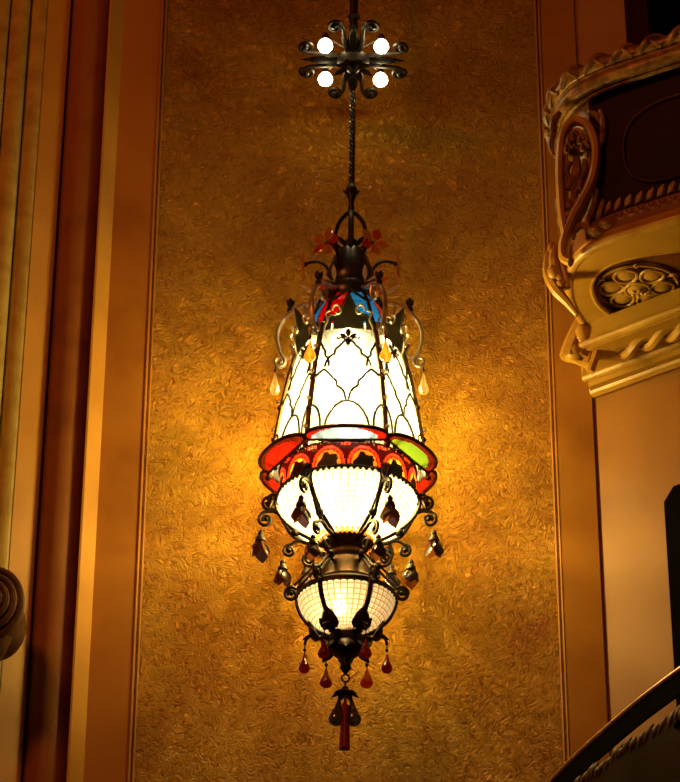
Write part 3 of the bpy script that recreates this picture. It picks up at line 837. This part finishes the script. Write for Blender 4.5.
# ring, little flower cap, two green drops and the red tassel
mb = MB(); mb.tube([(U(3.6)*math.cos(t*PI/8), 0, Z(678)+U(4)*math.sin(t*PI/8)) for t in range(16)], U(1.0), 6, closed=True)
mb.tube([(0, 0, Z(682)), (0, 0, Z(692))], U(1), 6); inst('hanging_ring', mb.mesh('hanging_ring', M['bronze']), chand)
mb = MB(); mb.ball((0, 0, Z(690)), U(4), 10, 6)
for k in range(7):
    a = 2*PI*k/7; mb.leaf((0, 0, Z(690)), (math.sin(a), -math.cos(a), -0.25), (0, 0, -1), U(14), U(3.6), U(1.3), curl=0.25)
inst('flower_cap', mb.mesh('flower_cap', M['rodm']), chand)
gd = drop_mesh(M['greendrop'], 33, 7.2)
for sx, dz in ((-1, 0), (1, 0)):
    o = inst('green_drop', gd, chand, loc=(sx*U(5), 0, Z(694)), rot=(0, -sx*0.13, 0), label='dark green glass drop'); inst('hook', hook_me, o, loc=(0, 0, U(2)))
mb = MB()
mb.lathe([(U(1), Z(692)), (U(1.5), Z(703)), (U(3.8), Z(706)), (U(4.0), Z(710)), (U(3.0), Z(713)), (U(3.4), Z(725)), (U(4.4), Z(744)), (U(4.2), Z(748)), (U(0.5), Z(748))], 16)
for k in range(12):
    a = 2*PI*k/12; mb.tube([(U(3.0)*math.cos(a), U(3.0)*math.sin(a), Z(713)), (U(4.3)*math.cos(a), U(4.3)*math.sin(a), Z(749))], U(0.9), 5)
M['tassel'] = plaster('crimson_silk', (0.20, 0.010, 0.008), (0.34, 0.018, 0.012), nscale=30, rough=0.5)
inst('tassel', mb.mesh('tassel', M['tassel']), chand, label='crimson tassel')

# --- lamps inside the lantern and the bowls
mb = MB(); mb.lathe([(0.010, 0.03), (0.014, 0.02), (0.030, -0.02), (0.032, -0.045), (0.02, -0.07), (0.003, -0.08)], 14)
ib = mb.mesh('inner_bulb', M['bulb'])
mb = MB(); mb.tube([(0, 0, Z(300)), (0, 0, Z(590))], U(1.6), 8)
cr = inst('inner_rod', mb.mesh('inner_rod', M['bronze']), chand)
LAMPS = [(370, L_LANTERN*0.8, 0), (405, L_LANTERN, 1), (440, L_LANTERN, 2)]
for y, e, k in LAMPS:
    for j in range(2):
        a = k*1.1+j*PI+0.5; p = (0.09*math.cos(a), 0.09*math.sin(a), Z(y))
        inst('inner_bulb', ib, chand, loc=p); lamp('bulb_light', chand, p, e/2, 0.03, WARM)
for j in range(3):
    a = j*2*PI/3+0.5+PI; p = (0.12*math.cos(a), 0.12*math.sin(a), Z(508))
    inst('inner_bulb', ib, chand, loc=p); lamp('bulb_light', chand, p, L_BOWL/3, 0.03, WARM)
p = (-0.03, -0.07, Z(607)); inst('inner_bulb', ib, chand, loc=p); lamp('bulb_light', chand, p, L_LOW, 0.03, WARM)

# ------------------------------------------------------------------ opera box on the right
box = thing('opera_box', 'gilded opera box with carved rail, dark panel and rosette soffit, projecting from the right wall', 'balcony', (0, 0, 0))
def plan(pxs, z, n=5, closed=False): return catmull([PZ(x, y, z) for x, y in pxs], n, closed)
Z1 = ZS + 0.16          # main soffit level
# outline of the main soffit in plan: end near the wall, round the corner, along the front
lip_px = [(585, 326), (574, 308), (569.5, 291), (571, 274), (579, 261), (593, 250), (619, 239), (651, 229), (684, 219), (730, 206), (800, 186), (880, 163)]
lip = plan(lip_px, Z1)
wallend = [onwall(2.2, -0.02, Z1), onwall(1.2, -0.02, Z1), onwall(0.05, -0.02, Z1)]
# oval recess outline
rec = [PZ(x, y, Z1) for x, y in [(628, 324), (612, 317), (599, 307), (592.5, 295), (592, 284), (598, 274), (611, 265), (632, 258.5), (660, 254), (690, 251), (712, 255), (716, 268), (708, 283), (690, 299), (660, 313)]]
rec = catmull(rec, 3, True)
import bmesh
def plate_with_hole(outer, hole, z, th, mats, name):
    bm = bmesh.new()
    def loop(pts):
        vs = [bm.verts.new((p[0], p[1], z)) for p in pts]
        return [bm.edges.new((vs[i], vs[(i+1) % len(vs)])) for i in range(len(vs))]
    es = loop(outer) + loop(hole)
    bmesh.ops.triangle_fill(bm, use_beauty=True, edges=es)
    fs = list(bm.faces)
    r = bmesh.ops.extrude_face_region(bm, geom=fs)
    for v in r['geom']:
        if isinstance(v, bmesh.types.BMVert): v.co.z += th
    bmesh.ops.recalc_face_normals(bm, faces=bm.faces)
    me = bpy.data.meshes.new(name); bm.to_mesh(me); bm.free(); me.materials.append(mats); return me
me = plate_with_hole(lip + wallend, rec, Z1, 0.07, M['gold_flat'], 'soffit')
inst('soffit', me, box, label='flat gold soffit')
mb = MB(); mb.prism([(p.x, p.y) for p in lip+wallend], Z1+0.07, Z1+0.16); inst('recess_panel', mb.mesh('recess_panel', M['recess'], False), box, label='red-brown recessed ceiling panel')
# mouldings along the lip and round the recess
def offs(pts, d):      # move a plan line outwards (to the left of travel)
    out = []
    for i, p in enumerate(pts):
        t = pts[min(i+1, len(pts)-1)] - pts[max(i-1, 0)]; t.z = 0; t.normalize()
        out.append(p + Vector((t.y, -t.x, 0))*(-d))
    return out
cxy = sum((Vector((p.x, p.y, 0)) for p in lip), Vector())/len(lip)
test = offs(lip, 0.1); sgn = 1 if (test[20]-onwall(1, 0, Z1)).length > (lip[20]-onwall(1, 0, Z1)).length else -1
def lipline(d, z): return [Vector((p.x, p.y, z)) for p in offs(lip, d*sgn)]
mb = MB()
mb.tube(lipline(0.0, Z1+0.015), 0.025, 10); mb.tube(lipline(-0.015, Z1+0.06), 0.02, 8); mb.tube(lipline(-0.03, Z1+0.10), 0.025, 10)
inst('lip_moulding', mb.mesh('lip_moulding', M['gold']), box)
mb = MB(); mb.tube([p+Vector((0, 0, 0.01)) for p in rec], 0.014, 8, closed=True); inst('recess_moulding', mb.mesh('recess_moulding', M['gold']), box)
# six-petal rosette in the recess
rc = PZ(637, 288, Z1+0.05)
rs = inst('soffit_rosette', None, box, loc=rc)
mb = MB(); mb.lathe([(0.001, -0.035), (0.03, -0.03), (0.05, -0.015), (0.05, 0.02)], 18)
for k in range(5):
    a = 2*PI*k/5; mb.ball((0.024*math.cos(a), 0.024*math.sin(a), -0.032), 0.011, 8, 5)
inst('rosette_eye', mb.mesh('rosette_eye', M['gold']), rs)
mb = MB()
mb.tube([(0.062*math.cos(t*PI/12), 0.062*math.sin(t*PI/12), -0.01) for t in range(24)], 0.008, 6, closed=True); inst('eye_ring', mb.mesh('eye_ring', M['gold']), rs)
mb = MB()
mb.ball((0, -0.128, 0.012), 0.052, 14, 8, sc=(0.95, 1.0, 0.42))
mb.tube([(0.058*math.cos(t)*(1+0.12*math.sin(-t)), -0.128+0.060*math.sin(t), -0.002) for t in [2*PI*i/20 for i in range(20)]], 0.009, 6, closed=True)
mb.leaf((0.075, -0.165, 0), (0.25, -0.5, 0), (0, 0, -1), 0.05, 0.014, 0.01)
pm = mb.mesh('rosette_petal', M['gold'])
for k in range(6): inst('rosette_petal', pm, rs, rot=(0, 0, k*PI/3+0.5))
mb = MB()
mb.tube([(0.205*math.cos(t), 0.205*math.sin(t), 0.005) for t in [2*PI*i/40 for i in range(40)]], 0.008, 6, closed=True)
inst('rosette_ring', mb.mesh('rosette_ring', M['gold']), rs)

# lower corbel table against the wall with rope moulding
mb = MB()
def wl(u, n, z=0): p = onwall(u, n, 0); return (p.x, p.y)
cz0, cz1 = ZS, Z1
tab = [wl(-0.02, 0), wl(2.2, 0), wl(2.2, 0.33), wl(0.18, 0.33), wl(0.0, 0.10)]
mb.prism(tab, cz0, cz1); 
tab2 = [wl(0.0, 0), wl(2.2, 0), wl(2.2, 0.10), wl(0.04, 0.10)]
mb.prism(tab2, cz0-0.06, cz0); inst('corbel_table', mb.mesh('corbel_table', M['gold_flat'], False), box)
mb = MB()
mb.tube([onwall(0.12+0.0*i, 0.34, cz0+0.03) if i == 0 else onwall(2.2, 0.34, cz0+0.03) for i in range(2)], 0.022, 8)
mb.tube([onwall(0.02, 0.03, cz0-0.05), onwall(2.2, 0.03, cz0-0.05)], 0.035, 8)
mb.tube([onwall(0.02, 0.11, cz0-0.01), onwall(2.2, 0.11, cz0-0.01)], 0.02, 8)
inst('corbel_moulding', mb.mesh('corbel_moulding', M['gold']), box)
mb = MB()
for ph in (0, PI):
    pts = []
    for i in range(161):
        u = 0.30+1.85*i/160; a = ph+i*0.26
        pts.append(onwall(u, 0.22+0.026*math.cos(a), cz0-0.002+0.026*math.sin(a)))
    mb.tube(pts, 0.026, 7)
inst('rope_moulding', mb.mesh('rope_moulding', M['gold']), box)
# carved leaf console at the wall end
mb = MB()
def pt(x, y, Y): return P(x, y, Y)
YC = PZ(570, 280, Z1).y
def tubepx(mb, pxs, Y, r, w=None, n=5, seg=8, side=None, taper=False):
    L = catmull([(PC(x, y, Y[0]) if isinstance(Y, tuple) else P(x, y, Y)) for x, y in pxs], n)
    N_ = len(L)
    rr_ = [r*(0.35+0.65*math.sin(PI*min(1, (i+1)/N_*0.98))) if taper else r for i in range(N_)]
    ww = None if w is None else [w*(0.35+0.65*math.sin(PI*min(1, (i+1)/N_*0.98))) if taper else w for i in range(N_)]
    mb.tube(L, rr_, seg, w=ww, side=side)
pn = Vector((-math.sin(math.radians(24)), -math.cos(math.radians(24)), 0)); pq = PZ(586, 256, Z1)
def PC(x, y, off):
    d = ray(x, y); t = (pq+pn*off-CAM).dot(pn)/d.dot(pn); return CAM+d*t
YE = Y0-0.35
tubepx(mb, [(584, 322), (577, 336), (571, 350), (569, 358)], YE, 0.05, 0.05, taper=False)
tubepx(mb, [(590, 326), (585, 344), (580, 358)], YE, 0.05, 0.045)
tubepx(mb, [(597, 332), (592, 350), (587, 366)], YE, 0.035)
tubepx(mb, [(604, 334), (597, 352), (590, 372)], YE-0.03, 0.022)
mb.ball(P(574, 353, YE), 0.055, 12, 8); mb.ball(P(583, 336, YE-0.02), 0.05, 12, 8, sc=(1, 1, 1.4))
tubepx(mb, [(569, 358), (579, 362), (590, 366)], YE, 0.018)
inst('leaf_console', mb.mesh('leaf_console', M['gold']), box)
mb = MB()
tubepx(mb, [(551, 246), (548, 262), (549, 276), (556, 290), (566, 301), (577, 315)], YC-0.02, 0.03, 0.035, taper=True)
tubepx(mb, [(558, 243), (554, 258), (556, 272), (562, 283)], YC-0.05, 0.028, 0.03, taper=True)
tubepx(mb, [(560, 262), (565, 274), (567, 288)], YC-0.04, 0.02)
mb.ball(P(554, 272, YC-0.05), 0.035, 10, 6, sc=(1, 1, 1.3)); mb.ball(P(561, 284, YC-0.04), 0.03, 10, 6)
tubepx(mb, [(555, 258), (551, 250), (552, 244), (556, 243)], YC-0.04, 0.014)
inst('corner_leaf', mb.mesh('corner_leaf', M['gold']), box)

# parapet wall and rail
ZR = None
pc0 = PZ(570, 279, Z1)
def z_at_row(y, Yd):
    return P(565, y, Yd).z
ZR = z_at_row(126, pc0.y)                # height of the plain rail
par = lipline(-0.05, Z1)
def curtain(mb, line, z0, z1, th=0.05):
    inn = [p for p in line]; out = offs(line, -th*sgn)
    mb.prism([(p.x, p.y) for p in inn] + [(p.x, p.y) for p in out[::-1]], z0, z1)
ks = 0
mb = MB(); curtain(mb, par, Z1+0.08, ZR+0.04); inst('parapet_panel', mb.mesh('parapet_panel', M['maroon'], False), box, label='dark maroon parapet panel')
# gilded corner pier in front of the dark panel
mb = MB(); idx = [i for i, p in enumerate(lip) if i <= 27]
pier = lipline(-0.02, Z1)[:26]
curtain(mb, pier, Z1+0.08, ZR+0.02, 0.04); inst('corner_pier', mb.mesh('corner_pier', M['antique'], False), box)
rail_l = lipline(0.03, ZR)
mb = MB(); mb.tube([p+Vector((0, 0, 0.02)) for p in rail_l], 0.04, 10, w=0.035); mb.tube([p+Vector((0, 0, 0.055)) for p in lipline(0.045, ZR)], 0.018, 8)
mb.tube([p-Vector((0, 0, 0.02)) for p in lipline(0.0, ZR)], 0.014, 8)
inst('rail_moulding', mb.mesh('rail_moulding', M['antique']), box)
# carved leaf roll on top
mb = MB(); rl = [p+Vector((0, 0, 0.10)) for p in lipline(0.04, ZR)]
mb.tube(rl, 0.04, 10)
cum = 0; nxt = 0.0
for i in range(1, len(rl)-1):
    seg_ = (rl[i]-rl[i-1]).length
    while cum+seg_ > nxt:
        f_ = (nxt-cum)/seg_; p = rl[i-1].lerp(rl[i], f_); t = (rl[i+1]-rl[i-1]).normalized(); o_ = Vector((t.y, -t.x, 0))*(-sgn)
        # a crossing leaf wrapped diagonally over the roll
        pts = []
        for q in range(9):
            a = -0.9+q*0.42; pts.append(p + t*(q*0.018-0.07) + o_*(0.046*math.cos(a)) + Vector((0, 0, 0.046*math.sin(a))))
        mb.tube(pts, [0.012+0.012*math.sin(PI*q/8) for q in range(9)], 6)
        pts = [p + t*(0.05-q*0.012) + o_*(0.05*math.cos(-0.9+q*0.3)) + Vector((0, 0, 0.05*math.sin(-0.9+q*0.3))) for q in range(6)]
        mb.tube(pts, 0.009, 5)
        nxt += 0.155
    cum += seg_
inst('carved_rail_roll', mb.mesh('carved_rail_roll', M['antique']), box)
# cartouche with bust on the corner
YK = (0.06,)
mb = MB()
tubepx(mb, [(566, 236), (562.5, 215), (560.5, 190), (560, 165), (562, 140), (568, 126), (577, 121), (588, 126), (595, 142), (596, 160), (592, 180), (584, 198), (574, 215), (567, 232), (563, 246), (564, 258), (571, 262)], YK, 0.024, 0.03, n=6)
tubepx(mb, [(566, 200), (565.5, 170), (567, 145), (573, 132), (581, 132), (588, 145), (589, 160), (585, 178), (578, 193)], (0.04,), 0.014, n=5)
inst('cartouche_frame', mb.mesh('cartouche_frame', M['gold']), box)
mb = MB()
mb.ball(PC(576, 146, 0.03), 0.06, 14, 10, sc=(0.9, 0.7, 1.15))
for i, (x, y) in enumerate([(570, 139), (575, 135), (581, 138), (584, 145), (568, 147)]):
    tubepx(mb, [(x-2, y+6), (x-2, y), (x+1, y-3), (x+3, y+1)], (0.10,), 0.011)
tubepx(mb, [(576, 156), (577, 170), (576, 184), (573, 205)], (0.04,), 0.03, 0.035, taper=True)
tubepx(mb, [(570, 162), (567, 172), (571, 180), (568, 190)], YK, 0.014)
tubepx(mb, [(584, 160), (585, 170), (581, 180), (579, 190)], YK, 0.014)
tubepx(mb, [(568, 200), (573, 205), (579, 200)], YK, 0.014)
for y in (206, 216, 226): mb.ball(PC(570-(y-206)*0.12, y, 0.06), 0.028, 10, 6)
inst('carved_bust', mb.mesh('carved_bust', M['antique']), box)
# acanthus sprays round the cartouche
for pxs in ([(590, 196), (583, 210), (576, 224), (573, 240)], [(598, 190), (594, 208), (588, 224), (587, 240)], [(604, 200), (600, 216), (597, 232)],
            [(557, 200), (560, 220), (561, 238)], [(600, 110), (603, 120), (603, 136), (599, 150)], [(588, 112), (597, 116), (601, 124)],
            [(596, 236), (588, 228), (580, 226), (576, 232)], [(556, 126), (552, 138), (551, 148), (554, 156)], [(560, 112), (554, 122), (551, 132)]):
    mb = MB(); tubepx(mb, pxs, (0.035,), 0.018, 0.026, taper=True); inst('acanthus_leaf', mb.mesh('acanthus_leaf', M['antique']), box)
for x, y in ((600, 232), (611, 226)): mb = MB(); mb.ball(PC(x, y, 0.05), 0.05, 10, 6, sc=(1.4, 0.8, 0.7)); inst('carved_bud', mb.mesh('carved_bud', M['antique']), box)
# thin oval line and low leaf border on the dark panel
fl = lipline(-0.035, Z1)
def on_panel(s, z):
    i = max(0, min(len(fl)-2, int(s))); return fl[i].lerp(fl[i+1], s-i)+Vector((0, 0, z))
mb = MB()
zc_ = (ZR-Z1)*0.56
pts = []
for i in range(48):
    a = 2*PI*i/48; c_, s_ = math.cos(a), math.sin(a)
    pts.append(on_panel(39.5+8.5*math.copysign(abs(c_)**0.75, c_), zc_+0.24*math.copysign(abs(s_)**0.8, s_)))
mb.tube(pts, 0.006, 6, closed=True); inst('panel_line', mb.mesh('panel_line', M['bronze']), box)
mb = MB()
for k in range(16):
    s = 27.5+k*1.7; p = on_panel(s, 0.15); t = (on_panel(s+0.5, 0.2)-on_panel(s-0.5, 0.2)).normalized(); o_ = Vector((t.y, -t.x, 0))*(-sgn)
    p = p+o_*0.03
    pts = [p+t*(0.045*math.cos(a))+Vector((0, 0, 0.035*math.sin(a))) for a in [PI+q*PI/8 for q in range(9)]]
    mb.tube(pts, 0.012, 6)
    mb.leaf(p+Vector((0, 0, 0.02)), Vector((t.x, t.y, 0.9)), o_, 0.08, 0.02, 0.012, curl=0.3)
inst('leaf_border', mb.mesh('leaf_border', M['recess']), box)

# ------------------------------------------------------------------ black loudspeaker on the right wall
zt_, zb_ = None, None
usp = 0.98
def uwall(x, y):     # where the view ray of a photo point meets the wall: (u, z)
    d = ray(x, y); nn_ = en; t = (A-CAM).dot(nn_)/d.dot(nn_); p = CAM+d*t; return (p-A).dot(ew), p.z
u0, zt_ = uwall(669.5, 494); u1, zb_ = uwall(684, 720)
sp = thing('loudspeaker', 'tall black loudspeaker box with a clipped corner, on the tan wall at right edge', 'loudspeaker', tuple(onwall(u0+0.3, 0.0, zb_)), (0, 0, -TH))
mb = MB()
h = zt_-zb_; wdt = 0.6; dp = 0.06
poly = [(-0.30, 0), (0.30, 0), (0.30, h), (0.06-0.3, h), (-0.30, h-0.07)]
mb.slab([(a, 0, b) for a, b in poly], (0, -1, 0), dp); inst('cabinet', mb.mesh('cabinet', M['black'], False), sp)
mb = MB(); poly = [(-0.27, 0.03), (0.27, 0.03), (0.27, h-0.03), (-0.22, h-0.03), (-0.27, h-0.09)]
mb.slab([(a, -dp, b) for a, b in poly], (0, -1, 0), 0.012); inst('grille', mb.mesh('grille', M['black'], False), sp)

# ------------------------------------------------------------------ lower right: curved black handrail and carved dark parapet
ZL = P(545, 788, 0.2).z
r_px = [(520, 818), (545, 788), (575, 757), (606, 729), (640, 700), (680, 670), (720, 643)]
rl1 = catmull([PZ(x, y, ZL) for x, y in r_px], 5)
o_ = rl1[0].copy()
pp = thing('lower_balcony', 'dark curved balcony front with black handrail and jagged leaf crest, lower right corner', 'balcony', tuple(o_))
hr = inst('handrail', None, pp, label='black handrail with a pale brass top edge')
def rel(L, o): return [p-o for p in L]
o_ = rl1[0].copy()
mb = MB(); band = rel(rl1, o_)
vs = []; fs = []; hgt = 0.105; th = 0.012
for i, p in enumerate(band):
    t = band[min(i+1, len(band)-1)]-band[max(i-1, 0)]; t.z = 0; t.normalize(); nn_ = Vector((-t.y, t.x, 0))*th
    vs += [p, p+nn_, p+nn_-Vector((0, 0, hgt)), p-Vector((0, 0, hgt))]
for i in range(len(band)-1):
    for k in range(4): fs.append((i*4+k, i*4+(k+1) % 4, (i+1)*4+(k+1) % 4, (i+1)*4+k))
fs += [(0, 1, 2, 3), tuple(len(vs)-4+k for k in (3, 2, 1, 0))]
mb.add(vs, fs); inst('rail_band', mb.mesh('rail_band', M['black']), hr)
mb = MB(); mb.tube([p+Vector((0, 0, 0.004)) for p in band], 0.011, 8); inst('brass_edge', mb.mesh('brass_edge', M['brass']), hr, label='pale brass top edge')  # pale brass strip along the top of the rail
# dark carved parapet below
ZP = ZL - 0.30
p_px = [(535, 815), (579, 783), (602, 767), (622, 750), (645, 737), (668, 722), (684, 712), (720, 690)]
pl_ = catmull([PZ(x, y, ZP) for x, y in p_px], 5)
o2 = o_
mb = MB(); L = rel(pl_, o2); vs = []; fs = []
for i, p in enumerate(L):
    t = L[min(i+1, len(L)-1)]-L[max(i-1, 0)]; t.z = 0; t.normalize(); nn_ = Vector((-t.y, t.x, 0))*0.12
    vs += [p, p+nn_, p+nn_-Vector((0, 0, 0.9)), p-Vector((0, 0, 0.9))]
for i in range(len(L)-1):
    for k in range(4): fs.append((i*4+k, i*4+(k+1) % 4, (i+1)*4+(k+1) % 4, (i+1)*4+k))
fs += [(0, 1, 2, 3), tuple(len(vs)-4+k for k in (3, 2, 1, 0))]
mb.add(vs, fs); inst('parapet_body', mb.mesh('parapet_body', M['maroon']), pp)
mb = MB(); acc = 0.0
for i in range(0, len(L)-1):
    seg_ = (L[i+1]-L[i]).length; t = (L[i+1]-L[i]).normalized(); q = acc
    while q < seg_:
        p = L[i]+t*q; hL = random.uniform(0.025, 0.075)
        mb.leaf(p-Vector((0, 0, 0.03)), Vector((t.x*0.6, t.y*0.6, 1)), Vector((-t.y, t.x, 0)), hL+0.03, 0.022, 0.010, curl=0.2)
        q += random.uniform(0.03, 0.075)
    acc = q-seg_
inst('leaf_crest', mb.mesh('leaf_crest', M['umber_dark']), pp)
# brackets that carry the rail on the parapet
for i in (2, len(rl1)-3):
    mb = MB(); p = rl1[i]-o_; q = pl_[min(i, len(pl_)-1)]-o_; mb.tube([p-Vector((0, 0, 0.1)), (p+q)/2-Vector((0, 0, 0.05)), q-Vector((0, 0, 0.05))], 0.018, 8); inst('rail_bracket', mb.mesh('rail_bracket', M['black']), hr)

# ------------------------------------------------------------------ lower left: dark carved volute
vc = P(-8, 603, Y0-0.62)
vol = thing('carved_volute', 'dark wooden scroll ornament cut off by the left edge, in front of the olive column', 'ornament', tuple(vc))
k_ = 0.0051
mb = MB()
for R_, r_, dz in ((27, 3.6, 0), (20.5, 3.4, 4), (14, 3.4, 7), (8, 3.2, 9)):
    mb.tube([(R_*k_*math.cos(a)*1.0, -dz*k_, R_*k_*1.28*math.sin(a)) for a in [2*PI*i/40 for i in range(40)]], r_*k_, 8, closed=True)
inst('scroll_ridge', mb.mesh('scroll_ridge', M['darkwood']), vol)
mb = MB()
vs = []; 
mb.slab([(27*k_*math.cos(a), 0.02, 27*k_*1.28*math.sin(a)) for a in [2*PI*i/32 for i in range(32)]], (0, 1, 0), 0.26)
mb.ball((0, -0.03, 0), 0.03, 12, 8)
inst('scroll_drum', mb.mesh('scroll_drum', M['darkwood']), vol)
mb = MB()
mb.tube([(-0.01, 0.1, -0.12), (-0.02, 0.12, -0.2), (-0.045, 0.14, -0.28), (-0.07, 0.16, -0.36)], [0.11, 0.085, 0.05, 0.03], 12)
inst('scroll_stem', mb.mesh('scroll_stem', M['darkwood']), vol)
